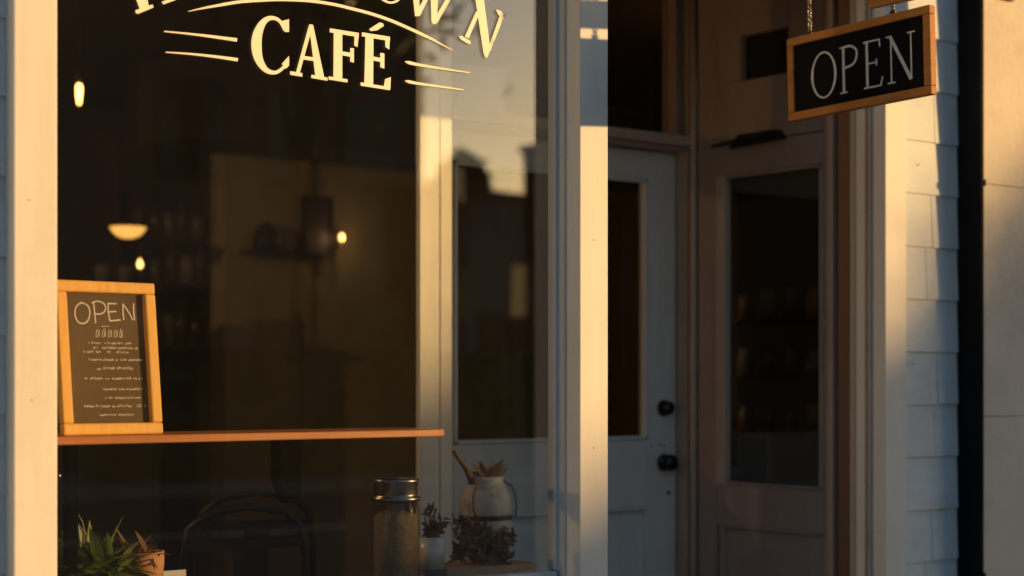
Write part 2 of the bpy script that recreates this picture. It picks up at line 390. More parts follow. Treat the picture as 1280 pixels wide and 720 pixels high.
# arc and bars
ink.stroke([(235,14.4),(250,11),(272.5,6.8),(297.5,2.6),(320,.8),(350,-.4),(385,1),(415,5.2),(440,11),(463.5,17.2),(487,25.2),(510,35),(534,46.2),(549,54),(566.5,63.4)],3,sub=6,
           taper=lambda u: .5+3.2*min(1,6*u,6*(1-u)))
ink.stroke([(205,39.3),(235,42.2),(265,45.8),(296,50)],1.2,4.4)
ink.stroke([(207,65.3),(237,67.4),(267,70.6),(297,74.8)],1.2,4.2)
ink.stroke([(506,77),(520,80.4),(550,85.5),(587,91)],4,1,taper=lambda u:.6+4.2*min(1,6*u)*(1-u*.9))
ink.stroke([(506,101),(520,104),(550,108.3),(579,112.4)],4,1,taper=lambda u:.6+3.8*min(1,6*u)*(1-u*.85))
# H / first letters of the arched word (only the feet fall inside the picture)
ink.poly([(170.5,0),(157,-48),(168,-51),(184,0),(186,9),(175,13)])
ink.poly([(169,13),(190.5,5.5),(191.5,9.5),(172,17.5),(169.5,16)])
ink.poly([(202,2.2),(218,-3.6),(219,.2),(204,5.6)])
ink.poly([(206,-1),(193,-56),(203,-58),(214,-5)])
ink.poly([(180,-22),(200,-28),(201,-24),(181,-18)])
# O
ink.stroke([(485.5+17*math.cos(a)+0*math.sin(a), -18+21*math.sin(a)+.22*17*math.cos(a)) for a in [2*math.pi*k/20 for k in range(21)]],5,taper=lambda u: 5.2-2.6*abs(math.sin(2*math.pi*u)))
# W
ink.poly([(512,-40),(522,-38),(524.5,20),(518.5,20.5)])
ink.poly([(524.8,19.5),(521,14),(547,-34),(550.5,-32)])
ink.poly([(537,-34),(548.5,-32),(545.5,29),(542,30.8),(539,28)])
ink.poly([(545.8,29.5),(544,21),(574,-30),(578,-28)])
ink.poly([(505,-43),(530,-39),(530,-36),(505,-40)]); ink.poly([(568,-34),(585,-28),(584,-25),(567,-31)])
# N
ink.poly([(593,-6),(604,-4),(612.5,62),(608.5,72.5),(606,71.5),(604,67)])
ink.poly([(594.8,14),(598,19),(585.5,48),(580.5,46)])
ink.poly([(573,45.5),(577,45),(587.5,51.5),(587.8,55.5),(583,54),(575,49)])
ink.poly([(611.5,56),(624.5,19),(629,21.5),(612.5,64)])
ink.poly([(619.5,12),(624,13),(632.5,19),(631,21.5),(628.5,24.5),(622,18)])
ink.poly([(586,-10),(600,-5),(600,-1),(586,-6)])
ink.mb.build('lettering',M['gilt'],win)['label']='cream painted shop lettering with arched lines and bars on the pane'

# --- recess : side glass on the left, back wall with the door, taupe return on the right
XB0=at(525,0,DEP).x; XBg=at(550,0,DEP).x; XB1=at(565,0,DEP).x
b=MB(); b.box(XB0,XBg-.0025,DEP,DEP+.022,-.2,2.72); b.box(XBg-.003,XBg+.003,DEP+.012,DEP+.12,-.2,2.72); b.box(XBg+.0025,XB1,DEP,DEP+.12,-.2,2.72)
b.build('door_casing',M['trim'],cafe,bevel=.002)['label']='sunlit white casing at the back corner of the entry, behind the window'
b=MB(); b.box(XP1-.045,XP1-.039,.13,DEP,zb-.08,2.67); b.build('side_pane',M['glassR'],cafe)
b=MB(); b.box(XP1-.06,XP1-.02,.13,DEP-.001,-.2,zb-.08); b.build('side_riser',M['trim'],cafe,bevel=.002)
# right casing, transom, head
YD=.955
xd0=at(534,0,YD).x; xd1=at(845,0,YD).x
xj1=at(862,0,DEP).x; XRW=XT0+.012
b=MB(); b.box(xd1+.006,xd1+.09,DEP+.03,DEP+.14,-.2,2.72); b.box(xd1+.09,XRW+.05,DEP-.0,DEP+.14,-.2,2.72)
b.build('door_casing',M['greige'],cafe,bevel=.004)
zt0=at(800,187,YD).z; 
zt=at(800,176,DEP).z; zt1=at(800,163,DEP).z
b=MB(); b.box(XB1,xd1+.085,DEP+.02,DEP+.13,zt0+.004,zt+.0); b.box(XB1,xd1+.087,DEP-.012,DEP+.12,zt,zt1)
b.build('transom_bar',M['greige'],cafe,bevel=.004)
b=MB(); xtr=at(836,0,YD).x
b.box(xtr,xd1+.0,DEP+.05,DEP+.12,zt1,2.72); b.box(XB1,xd1,DEP+.05,DEP+.12,2.62,2.72)
b.build('transom_frame',M['taupe'],cafe,bevel=.003)
b=MB(); b.box(XB1,xtr,DEP+.09,DEP+.096,zt1,2.62); b.build('transom_pane',M['glassD'],cafe)
# ceiling of the recess
b=MB(); b.box(XP1-.06,XRW+.05,.14,DEP+.14,2.70,2.80); b.build('entry_ceiling',M['taupe'],cafe)
b=MB(); b.box(XP1,XT0,-.0+.02,DEP+.02,-.06,.02); b.build('entry_floor',M['walk'],cafe)

for px,py,Y,par in ((545,334,DEP,cafe),(1142,455,.008,cafe),(1148,206,.008,cafe),(742,300,0,cafe),(742,560,0,cafe),(36,250,-.03,cafe),(40,500,-.03,cafe)):
    q=at(px,py,Y); b=MB(); b.lathe([(.0018,-.004),(.0018,.0006),(.0008,.001)],n=10); b.v=[(q.x+x,Y-z,q.z+y) for x,y,z in b.v]; b.build('nail_head',M['rust'],par)
# the door
gx0=at(567,0,YD).x; gx1=at(809,0,YD).x
gz1=at(785,222,YD).z; gz0=at(785,550,YD).z
pz1=at(785,634,YD).z
b=MB(); th=(YD,YD+.045)
b.box(xd0,gx0,*th,.03,zt0-.002); b.box(gx1,xd1,*th,.03,zt0-.002)
b.box(gx0,gx1,*th,gz1,zt0-.002); b.box(gx0,gx1,*th,pz1,gz0); b.box(gx0,gx1,*th,.03,.20)
b.box(gx0,gx1,YD+.014,YD+.03,.20,pz1)
b.box(gx0+.05,gx1-.05,YD+.006,YD+.02,.25,pz1-.05)
door=b.build('entry_door',M['door'],cafe,bevel=.003); door['label']='white half glazed wooden entry door with dark knobs'
b=MB(); g=.014
for x0,x1,z0,z1 in ((gx0,gx1,gz1-g,gz1),(gx0,gx1,gz0,gz0+g),(gx0,gx0+g,gz0,gz1),(gx1-g,gx1,gz0,gz1),(gx0,gx1,pz1-.012,pz1),(gx1-.012,gx1,.2,pz1-.012),(gx0,gx0+.012,.2,pz1-.012)):
    b.box(x0,x1,YD-.006,YD+.02,z0,z1)
b.build('glazing_bead',M['door'],door,bevel=.003)
b=MB(); b.box(gx0,gx1,YD+.02,YD+.026,gz0,gz1); b.build('pane',M['glassD'],door)
for py,name,rr,lb in ((510,'deadbolt',.025,'dark deadbolt above the knob'),(578,'door_knob',.030,'dark round door knob')):
    c=at(829,py,YD)
    b=MB()
    prof=[(.030,0),(.032,.004),(.028,.010),(.012,.014),(.011,.018),(rr*.8,.022),(rr,.032),(rr,.044),(rr*.85,.053),(rr*.5,.058),(.002,.059)] if name=='door_knob' else [(.030,0),(.031,.008),(.027,.016),(.024,.034),(.020,.040),(.002,.041)]
    b.lathe(prof,n=28)
    b.v=[(c.x+x, YD-z, c.z+y) for x,y,z in b.v]
    b.build(name,M['brass'],door)['label']=lb
c=at(835,616,YD); b=MB(); b.lathe([(.007,0),(.007,.004),(.002,.005)],n=14); b.v=[(c.x+x,YD-z,c.z+y) for x,y,z in b.v]; b.build('keyhole',M['brass'],door)
for px,py in ((814,557),(824,556),(830,557)):
    c=at(px,py,YD); b=MB(); b.lathe([(.004,0),(.0035,.002),(.001,.003)],n=10); b.v=[(c.x+x,YD-z,c.z+y) for x,y,z in b.v]; b.build('screw',M['brass'],door)
# wall section right of the door hidden behind casing and left sliver
b=MB(); b.box(XB0-.0,XRW+.05,DEP+.121,DEP+.14,2.72,TOP); b.build('back_header',M['taupe'],cafe)

# right return (plane X = XRW)
def rb(mb,pxa,pxb,za,zb_,d0,d1):  # box on the return wall between two picture columns
    ya=atx(pxa,0,XRW).y; yb=atx(pxb,0,XRW).y
    mb.box(XRW+d0,XRW+d1,min(ya,yb),max(ya,yb),za,zb_)
def zr(px,py): return atx(px,py,XRW).z
b=MB(); b.box(XT0-.0,XT0+.05,.102,atx(1062,0,XT0).y,-.2,2.72)
yA=atx(1099,0,XT0).y
b.box(XT0-.010,XT0+.03,.03,.045,-.2,2.72); b.box(XT0-.006,XT0+.03,.052,.060,-.2,2.72)
b.build('side_jamb',M['greige'],cafe,bevel=.003)
b=MB(); rb(b,1061,1040,-.2,2.72,.018,.07); b.build('side_stop',M['rust'],cafe,bevel=.002)['label']='dark reddish stop strip beside the side door'
gt=zr(965,212); gb=zr(965,609); pt=zr(965,661); seam=zr(965,173)
b=MB()
rb(b,896,873,-.1,2.70,.0,.045); rb(b,1041,1029,-.1,2.70,.0,.045)
rb(b,1029,896,gt,seam-.002,0,.045); rb(b,1029,896,pt,gb,0,.045); rb(b,1029,896,-.1,.2,0,.045); rb(b,1029,896,.2,pt,.010,.03)
tz0=zr(960,95); tz1=zr(960,38)
rb(b,1029,896,seam+.002,tz0,0,.045); rb(b,1029,896,2.62,2.70,0,.045); rb(b,1029,985,tz0,2.62,0,.045); rb(b,925,896,tz0,2.62,0,.045)
rb(b,985,925,tz1,2.62,.0,.045)
side=b.build('side_door',M['taupe'],cafe,bevel=.003); side['label']='taupe side door with tall glass on the right of the entry'
b=MB(); rb(b,985,925,tz0,tz1,.03,.036); b.build('vent_pane',M['dkwin'],side)
b=MB(); rb(b,907,896,gb,gt,-.006,.03); b.build('glazing_bead',M['greige'],side,bevel=.003)
b=MB(); rb(b,1029,907,gt-.012,gt,-.004,.03); rb(b,1029,1024,gb,gt,-.004,.03); rb(b,1029,907,gb,gb+.01,-.004,.03); rb(b,1026,900,pt-.010,pt,-.004,.012); rb(b,905,900,.2,pt-.01,-.004,.012)
b.build('glazing_bead',M['taupe'],side,bevel=.003)
b=MB(); rb(b,1027,903,gb,gt,.022,.028); b.build('pane',M['glassS'],side)
# door closer, a dark lozenge over the glass
b=MB(); y0=atx(985,0,XRW).y; y1=atx(912,0,XRW).y; zc=zr(948,171)
b.hexa([(XRW-.035,y0+.01,zc-.022),(XRW,y0,zc-.022),(XRW,y1,zc-.03),(XRW-.035,y1-.03,zc-.03),(XRW-.03,y0+.04,zc+.012),(XRW,y0+.03,zc+.012),(XRW,y1-.03,zc+.012),(XRW-.03,y1-.07,zc+.012)])
b.tube([(XRW-.018,y1-.04,zc-.004),(XRW-.012,y1+.08,zc-.012)],.005)
b.build('door_closer',M['blackm'],side,bevel=.004)
# corner moulding at the back
b=MB(); b.tube([(XRW-.008,DEP-.012,-.1),(XRW-.008,DEP-.012,2.72)],.013,n=10); b.build('corner_moulding',M['greige'],cafe)
# body behind the return wall
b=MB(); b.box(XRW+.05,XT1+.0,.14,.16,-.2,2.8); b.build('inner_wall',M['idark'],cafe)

# black downspout in the corner where the stucco building steps forward
dx0=XS1+.004; dx1=dx0+.022
b=MB(); b.box(dx0,dx1,-.080,.018,.0,TOP)
dsp=b.build('downspout',M['pipe'],cafe,bevel=.006)
dsp['label']='black square downspout between shingles and stucco'
for z in (1.86,.55):
    b=MB(); b.box(dx0-.003,dx1+.004,-.084,-.03,z,z+.022); b.build('strap',M['pipe'],dsp,bevel=.002)

# ------------------------------------------------------------------ neighbour building
NY=-.060
nb=thing('neighbour_building','pale stucco building wall beyond the black downspout','building',(XN+.3,0,0))
b=MB()
zj=at(1250,232,NY).z
j=[-.2, zj-1.6, at(1250,521,NY).z, zj, zj+.8, TOP+.6]
j=sorted(j)
for i in range(5): b.box(dx1+.002,XN+9,NY,NY+.04,j[i]+.002,j[i+1]-.002)
b.box(dx1+.002,XN+9,NY+.008,.135,-.2,TOP+.6)
b.build('wall',M['stucco'],nb,bevel=.002)
b=MB(); b.box(dx1,XN+9.1,NY-.1,6.1,TOP+.602,TOP+.7); b.build('roof',M['roof'],nb)
# unseen box beyond the right edge, added to shade the casing top
lx,ly=4.99,-.50
ln=thing('shade_blocker','added square black lantern on a bracket of the stucco wall','blocker',(lx,0,2.4))
b=MB(); b.box(lx-.02,lx+.02,-.42,NY-.002,2.62,2.65); b.box(lx-.05,lx+.05,NY-.016,NY-.001,2.5,2.75); b.build('bracket',M['blocker'],ln,bevel=.003)
b=MB()
b.box(lx-.10,lx+.10,ly-.10,ly+.10,2.226,2.25); b.box(lx-.11,lx+.11,ly-.11,ly+.11,2.55,2.58)
b.box(lx-.07,lx+.07,ly-.07,ly+.07,2.58,2.62)
for sx in (-1,1):
    for sy in (-1,1): b.box(lx+sx*.085-.012,lx+sx*.085+.012,ly+sy*.085-.012,ly+sy*.085+.012,2.25,2.55)
b.build('blocker_frame',M['blocker'],ln,bevel=.003)
b=MB(); b.box(lx-.08,lx+.08,ly-.08,ly+.08,2.25,2.55); b.build('shade',mat('frosted_panel',(.3,.28,.24),rough=.4),ln)

# ------------------------------------------------------------------ interior
XI=8.5
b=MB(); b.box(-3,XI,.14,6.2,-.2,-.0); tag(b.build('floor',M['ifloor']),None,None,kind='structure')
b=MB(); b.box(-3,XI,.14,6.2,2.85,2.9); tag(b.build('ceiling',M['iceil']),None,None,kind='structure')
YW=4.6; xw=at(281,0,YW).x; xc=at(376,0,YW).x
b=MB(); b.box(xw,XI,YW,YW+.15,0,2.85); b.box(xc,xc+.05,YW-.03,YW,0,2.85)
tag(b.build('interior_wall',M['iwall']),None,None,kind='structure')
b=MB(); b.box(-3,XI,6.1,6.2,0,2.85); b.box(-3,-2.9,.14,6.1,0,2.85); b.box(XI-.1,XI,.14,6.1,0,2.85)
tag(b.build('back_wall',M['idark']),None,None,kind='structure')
b=MB(); zso=at(400,186,YW-.5).z; b.box(at(230,0,YW-.5).x,XI-.12,YW-.5,YW-.002,zso,2.84); tag(b.build('ceiling_soffit',M['iceil']),None,None,kind='structure')

# display rack behind the glass of the side door
X1,X2=XRW+.30,XRW+.55
rk=thing('display_rack','dark display rack of small coloured jars behind the side door glass','rack',(X1,.55,0))
ya,yb=.20,1.25
lv=[CAM.z+(HOR-y)/355*1 for y in (395,470,545)]
for z in lv:
    b=MB(); b.box(X1,X2,ya,yb,z-.012,z); b.build('shelf',M['dwood'],rk)
for y in (ya-.02,yb):
    b=MB(); b.box(X1,X2,y,y+.02,0,2.2); b.build('side_panel',M['dwood'],rk)
jc=[mat('jar_red',(.20,.09,.06),rough=.35),mat('jar_cream',(.24,.21,.17),rough=.4),mat('jar_green',(.09,.11,.08),rough=.35),mat('jar_amber',(.35,.16,.04),rough=.3)]
names=['red','cream','green','amber']
for li,z in enumerate(lv):
    for k in range(9):
        q=rnd.randrange(4); s_=rnd.uniform(.8,1.2)
        b=MB(); b.lathe([(.01,0),(.034*s_,0),(.036*s_,.07*s_),(.028*s_,.088*s_),(.030*s_,.105*s_),(.002,.106*s_)],c=(X1+.06,ya+.06+k*.115,z+.001),n=16)
        tag(b.build('jar',jc[q]),f"small {names[q]} jar, {['first','second','third','fourth','fifth','sixth','seventh','eighth','ninth'][k]} from the street, {['top','middle','bottom'][li]} board of display rack",'jar','jars on the rack behind the side door')
lf=thing('standing_frame','small wooden picture frame standing low behind the side door glass','frame',(XRW+.16,.6,.5))
b=MB(); yy0=atx(962,0,XRW+.16).y; yy1=atx(922,0,XRW+.16).y; z1_=atx(940,542,XRW+.16).z; z0_=z1_-.26; th_=.012
b.box(XRW+.16,XRW+.17,yy0,yy1,z1_-th_,z1_); b.box(XRW+.16,XRW+.17,yy0,yy1,z0_,z0_+th_); b.box(XRW+.16,XRW+.17,yy0,yy0+.016,z0_+th_,z1_-th_); b.box(XRW+.16,XRW+.17,yy1-.016,yy1,z0_+th_,z1_-th_)
b.build('frame_rails',M['oak'],lf)
b=MB(); b.box(XRW+.163,XRW+.168,yy0+.014,yy1-.014,z0_+.01,z1_-.01); b.build('panel',M['black'],lf)
ledge_z=z0_
b=MB(); b.box(XRW+.075,XRW+.28,.2,1.2,ledge_z-.03,ledge_z-.001); tag(b.build('side_ledge',M['dwood']),'dark wooden ledge behind the side door glass carrying the small frame','ledge')
y5=atx(914,0,XRW+.12).y; z5=atx(914,583,XRW+.12).z
b=MB(); b.box(XRW+.118,XRW+.122,y5-.03,y5+.03,ledge_z,z5); tag(b.build('note_card',M['card']),'small cream note card standing behind the side door glass','card')

# window counter
sh=thing('window_counter','long brown wooden counter board along the inside of the window','counter',(2.2,.3,1.0))
zs=at(300,540,.24).z; x1=at(554,0,.175).x
b=MB(); xs=XL1+.01
b.prism([(xs,.150,zs-.020),(x1-.03,.150,zs-.020),(x1-.008,.158,zs-.020),(x1,.18,zs-.020),(x1,.37,zs-.020),(x1-.01,.40,zs-.020),(xs,.40,zs-.020)],(0,0,.020))
b.build('board',M['shelf'],sh,bevel=.003)
p=at(360,552,.28)
b=MB(); b.prism([(p.x-.03,.27,zs-.021),(p.x+.035,.27,zs-.021),(p.x+.035,.27,zs-.175),(p.x+.022,.27,zs-.19),(p.x-.004,.27,zs-.19),(p.x-.03,.27,zs-.135)],(0,.05,0))
b.build('bracket',M['mattbl'],sh,bevel=.003)
# support leg near the left
p=at(88,600,.3); b=MB(); b.box(p.x-.015,p.x+.012,.28,.31,.52,zs-.021); b.build('support',M['mattbl'],sh,bevel=.002)
p=at(84,592,.2)
hk=thing('wall_hook','small pale metal hook under the left end of the counter','hook',(p.x,.2,p.z))
b=MB(); b.tube([(p.x-.03,.29,p.z+.006),(p.x-.005,.27,p.z+.008),(p.x+.004,.25,p.z),(p.x-.002,.24,p.z-.010)],.004); b.build('hook',M['steel'],hk)

# display ledge
ZL=.60
b=MB(); b.box(XL1+.01,XP1-.065,.142,.80,.50,ZL); tag(b.build('display_ledge',M['dwood'],bevel=.003),'low dark wooden display ledge inside the shop window','ledge')

# chalkboard on the counter, leaning back a little
W,H=.262,.372
ch=thing('menu_chalkboard','small pine framed chalkboard with a handwritten menu, leaning in the window','chalkboard')
def fr(mb,w,h,t,y0,y1):
    mb.box(0,w,y0,y1,0,t); mb.box(0,w,y0,y1,h-t,h); mb.box(0,t,y0,y1,t,h-t); mb.box(w-t,w,y0,y1,t,h-t)
b=MB(); T=.028; fr(b,W,H,T,-.004,.020); b.build('frame',M['pine'],ch,bevel=.004)
b=MB(); b.box(T-.004,W-T+.004,.013,.017,T-.004,H-T+.004); b.build('slate',M['slate'],ch)
ck=Ink(lambda u,v: Vector((u,.0122,v)),(0,-.0005,0))
iw,ih=W-2*T,H-2*T
def cb(u,v): return (T+u*iw, T+v*ih)
def cs(pts,w=.0032): ck.stroke([cb(*p) for p in pts],w)
cs([(.22,.925),(.15,.90),(.12,.84),(.15,.78),(.22,.765),(.28,.79),(.31,.85),(.29,.90),(.22,.925),(.19,.92)])
cs([(.375,.77),(.37,.84),(.365,.93)]); cs([(.34,.925),(.42,.94),(.50,.92),(.51,.875),(.46,.845),(.375,.84)])
cs([(.55,.93),(.545,.86),(.56,.79)]); cs([(.55,.925),(.66,.925)]); cs([(.55,.86),(.65,.865)]); cs([(.56,.79),(.70,.80)])
cs([(.74,.80),(.735,.86),(.74,.925)]); cs([(.74,.925),(.80,.87),(.86,.80)]); cs([(.88,.80),(.875,.87),(.88,.935)])
GL=[[(0,0),(0,1)],[(0,.6),(.1,0),(.5,0),(.5,.6)],[(0,0),(0,.6),(.3,.62),(.5,.45),(.5,0)],[(.5,.5),(.2,.62),(0,.3),(.2,0),(.5,.08)],[(.05,.3),(.5,.34),(.4,.6),(.1,.55),(0,.2),(.3,0),(.55,.1)],[(.25,.62),(0,.3),(.25,0),(.5,.3),(.25,.62)],[(.2,1),(.2,.1),(.45,0)],[(0,0),(0,.6),(.25,.5),(.4,.62)],[(.45,.55),(.1,.5),(.35,.25),(0,.0)]]
HD=ck.mb; ck.mb=MB()
def scrib(u0,u1,v,h,w):
    r=random.Random(int(v*1000+u0*77)); u=u0; hh=max(h,.0068)*2.6; cwid=hh*1.0
    while u<u1:
        if r.random()<.15: u+=cwid*.9; continue
        g=r.choice(GL); dv=r.uniform(-.12,.12)*hh; sx=cwid*r.uniform(.9,1.2)*1.25
        cs([(u+a*sx+b2*hh*.12, v-hh*.3+b2*hh+dv) for a,b2 in g],w*.85); u+=sx*r.uniform(.62,.8)
# second heading, small upright strokes
for k,u in enumerate([.37,.41,.45,.485,.525,.565,.60,.64,.675,.705]):
    cs([(u,.665),(u+.006,.70),(u+(.004 if k%2 else .02),.722+(.01 if k in(3,8) else 0))],.0014)
    if k%2==0: cs([(u,.67),(u+.02,.665),(u+.03,.70),(u+.01,.712)],.0012)
cs([(.44,.745),(.55,.75)],.0012)
for u0,u1,v,h,w in ((.27,.42,.615,.006,.0012),(.46,.82,.617,.005,.0012),(.33,.38,.582,.004,.0012),(.44,.92,.580,.005,.0012),(.20,.42,.548,.008,.0013),(.50,.56,.55,.004,.001),(.60,.78,.548,.004,.001),
    (.26,.96,.488,.006,.0013),(.36,.41,.418,.006,.0012),(.44,.80,.424,.009,.0013),(.20,.94,.345,.006,.0013),(.42,.98,.262,.005,.0012),(.44,.90,.195,.003,.0009),(.17,.78,.132,.006,.0013),(.82,.95,.135,.012,.0014),(.36,.78,.065,.005,.0011)):
    scrib(u0,u1,v,h,w)
HD.build('chalk_heading',M['chalk'],ch); ck.mb.build('chalk_menu',M['chalk'],ch)
pL=at(79,547,.205)
ch.location=(pL.x,.205,zs+.0005); ch.rotation_euler=(R(-7),R(0),R(1.5))
b=None

# ------------------------------------------------------------------ hanging OPEN sign (plane X ~ const)
XSG=3.83
sg=thing('hanging_sign','wood framed black OPEN sign hanging out over the entry','sign')
pF=atx(985,152,XSG); pN=atx(1164,121,XSG); SL=abs(pF.y-pN.y); SH=.243
# local: u along +x local (towards the street), v up, thickness along +y local
b=MB(); T=.024; TH=.026
fr(b,SL,SH,T,0,TH); b.build('frame',M['oak'],sg,bevel=.003)
b=MB(); b.box(T-.003,SL-T+.003,.007,TH-.007,T-.003,SH-T+.003); b.build('panel',M['black'],sg)
it=Ink(lambda u,v: Vector((u*SL,.0062,v*SH)),(0,-.0008,0))
def st(pts,w,w1=None,taper=None,sub=4):
    it2=[(p[0]*SL,p[1]*SH) for p in pts]
    k=it.mp; it.mp=lambda a,c: Vector((a,.0062,c)); it.stroke(it2,w,w1,taper=taper,sub=sub); it.mp=k
v0,v1=.215,.745
oc=(.262,.475)
st([(oc[0]+.084*math.cos(a),oc[1]+.268*math.sin(a)) for a in [2*math.pi*k/24 for k in range(25)]],.007,taper=lambda u:.0095-.0045*abs(math.sin(2*math.pi*u)))
def ser(u,v,w=.022): st([(u-w,v),(u+w,v)],.0042)
st([(.405,v0),(.405,v1)],.009); ser(.405,v0,.026); ser(.395,v1,.018)
st([(.405,v1),(.455,v1),(.495,.69),(.497,.60),(.47,.525),(.405,.50)],.007)
st([(.57,v0),(.57,v1)],.009); st([(.545,v1),(.66,v1)],.0048); st([(.655,v1+.005),(.66,.66)],.0048); st([(.57,.49),(.635,.49)],.0045); st([(.635,.53),(.635,.45)],.0042); st([(.545,v0),(.665,v0)],.0048); st([(.662,v0),(.675,.315)],.0048)
st([(.735,v0),(.735,v1)],.0052); st([(.73,v1),(.865,v0)],.0105); st([(.868,v0),(.868,v1)],.0052); ser(.735,v0,.026); ser(.72,v1,.018); ser(.87,v1,.026)
it.mb.build('lettering',M['signtx'],sg)
# chains made of links
def chain(x, z0, z1):
    mb=MB(); z=z0; k=0
    while z<z1:
        pts=[]
        for a in range(9):
            t=2*math.pi*a/8; px_,pz_=.006*math.cos(t),.012*math.sin(t)
            pts.append((x+(px_ if k%2 else 0), TH/2+(0 if k%2 else px_), z+.012+pz_))
        mb.tube(pts,.0022,n=6); z+=.019; k+=1
    return mb
ck_u=SL*(1013-985)/180*.93
chain(ck_u+.005,SH-.002,SH+.30).build('chain',M['chain'],sg)
chain(SL*.74,SH-.002,SH+.24).build('chain',M['chain'],sg)
b=MB(); b.lathe([(.006,0),(.009,.006),(.006,.012)],c=(SL*.74,TH/2,SH)); b.build('eye_screw',M['brass'],sg)
b=MB(); b.lathe([(.006,0),(.008,.006),(.004,.012)],c=(ck_u+.005,TH/2,SH)); b.build('eye_screw',M['brass'],sg)
# local axes: +x local -> -Y world ; +y local -> +X world ; rotate about z by -90 : x->(0,-1)
sg.location=(XSG,pF.y,pF.z); sg.rotation_mode='XYZ'
sg.rotation_euler=Matrix(((0,1,0),(-1,0,0),(0,0,1))).to_euler()
m3=Matrix(((0,1,0),(-1,0,0),(0,0,1))) @ Matrix.Rotation(R(-1.6),3,'Y')
sg.rotation_euler=m3.to_euler()
# bracket carrying the sign (its arm runs just above the picture)
br=thing('sign_bracket','black iron arm that carries the OPEN sign over the entry','bracket',(XSG,0,2.55))
b=MB(); b.box(XSG+.003,XSG+.023,-.72,.03,2.50,2.525); b.box(XSG-.03,XSG+.05,.012,.029,2.40,2.72)
b.tube([(XSG+.013,-.0,2.72),(XSG+.013,-.30,2.66),(XSG+.013,-.60,2.53)],.008)
b.build('arm',M['blackm'],br)
b=MB(); b.box(XSG+.004,XSG+.022,-.64,-.45,2.252,2.33); b.tube([(XSG+.013,-.55,2.33),(XSG+.013,-.55,2.5)],.003)
b.build('shade_block',M['oak'],br,bevel=.002)  # wooden block added above the sign so its shadow darkens the post top

# ------------------------------------------------------------------ items on the display ledge
def blade_plant(mb, c, n, L, W, rr, spread=1.0, low=.15):
    for i in range(n):
        a=rnd.uniform(0,2*math.pi); e=rnd.uniform(low,1.25)
        d=Vector((math.cos(a)*math.cos(e)*spread, math.sin(a)*math.cos(e)*spread, math.sin(e)))
        l=L*rnd.uniform(.6,1.1)
        mb.leaf(Vector(c)+Vector((rnd.uniform(-rr,rr),rnd.uniform(-rr,rr),0)), d, (0,0,1), l, W*rnd.uniform(.7,1.15), bend=rnd.uniform(.1,.6))
def pot_prof(r0,r1,h,t=.006): return [(r0*.3,0),(r0,0),(r1,h-.02),(r1+.006,h-.02),(r1+.006,h),(r1-t,h),(r1-t,h-.012),(.002,h-.012)]
# green plant
c=at(110,712,.34)
pp=thing('potted_plant','bushy green broad leaved plant in the lower left of the window','potted plant',(c.x,.34,ZL))
zt_=c.z-.02
b=MB(); b.lathe(pot_prof(.045,.060,zt_-ZL),c=(c.x,.34,ZL)); b.build('pot',M['dpot'],pp)
b=MB(); blade_plant(b,(c.x,.34,zt_+.0),240,.165,.018,.055,low=-.02)
for px,py in ((112,650),(98,655),(140,675)):
    q=at(px,py,.33); s0=Vector((c.x+rnd.uniform(-.01,.01),.34,zt_)); b.leaf(s0,(q-s0),(0.2,-1,.2),(q-s0).length,.014,bend=0)
b.build('foliage',M['plantl'],pp)
q=at(101,642,.33); s0=Vector((c.x-.01,.34,zt_))
b=MB(); m_=at(106,665,.33); b.tube([s0,(s0+m_)/2+Vector((-.008,0,0)),m_,at(103,652,.33),at(96,640,.33)],.0022,n=6,r1=.001)
b.tube([at(108,668,.33),at(98,655,.33),at(93,668,.33)],.0015,n=6,r1=.001); b.build('stem',mat('pale_stem',(.25,.26,.14),rough=.6),pp)
# terracotta pot
c=at(176,700,.36); r_=.062
tp=thing('potted_plant','weathered terracotta pot with a sprawling dark plant beside the green plant','potted plant',(c.x,.36,ZL))
zt2=at(176,689,.36).z
b=MB(); b.lathe([(.02,0),(.044,0),(.058,zt2-ZL-.03),(.0585,zt2-ZL),(.052,zt2-ZL),(.050,zt2-ZL-.012),(.002,zt2-ZL-.012)],c=(c.x,.36,ZL)); b.build('pot',M['terra'],tp)
b=MB(); b.lathe([(.002,0),(.049,0),(.049,.004),(.002,.008)],c=(c.x,.36,zt2-.013)); b.build('soil',M['soil'],tp)
b=MB(); blade_plant(b,(c.x-.02,.36,zt2-.012),46,.10,.009,.03,spread=1.2,low=.05); b.build('foliage',M['dryleaf'],tp)
# price card
p=at(217,713,.20)
cd=thing('price_card','small white card standing at the bottom of the window beside the terracotta pot','card',(p.x,.2,ZL))
b=MB(); b.box(p.x-.028,p.x+.034,.2,.203,ZL,p.z); b.build('card',M['card'],cd)
# second small plate left unseen: none

# glass canister
c=at(495,720,.30); zc0=ZL; zc1=at(495,624,.30).z; rc=.066
cn=thing('glass_canister','tall glass canister with a grey metal lid standing in the window','canister',(c.x,.30,ZL))
b=MB(); b.lathe([(.01,0),(rc-.004,0),(rc,.006),(rc,zc1-zc0-.03),(rc-.004,zc1-zc0-.008),(rc-.010,zc1-zc0),(rc-.010,zc1-zc0+.004)],c=(c.x,.30,zc0),n=40,cap=False); b.build('glass_body',M['jarg'],cn)
b=MB(); b.lathe([(.002,.004),(rc-.005,.004),(rc-.005,zc1-zc0-.045),(rc-.02,zc1-zc0-.035),(.002,zc1-zc0-.03)],c=(c.x,.30,zc0),n=40,cap=False); b.build('contents',M['beans'],cn)
zl=at(495,598,.30).z-zc1
b=MB(); b.lathe([(rc-.008,-.004),(rc+.001,-.004),(rc+.002,.006),(rc-.006,.010),(rc-.005,.014),(rc-.005,zl-.012),(rc-.001,zl-.008),(rc-.002,zl),(.002,zl+.002)],c=(c.x,.30,zc1),n=40); b.build('lid',M['steel'],cn)

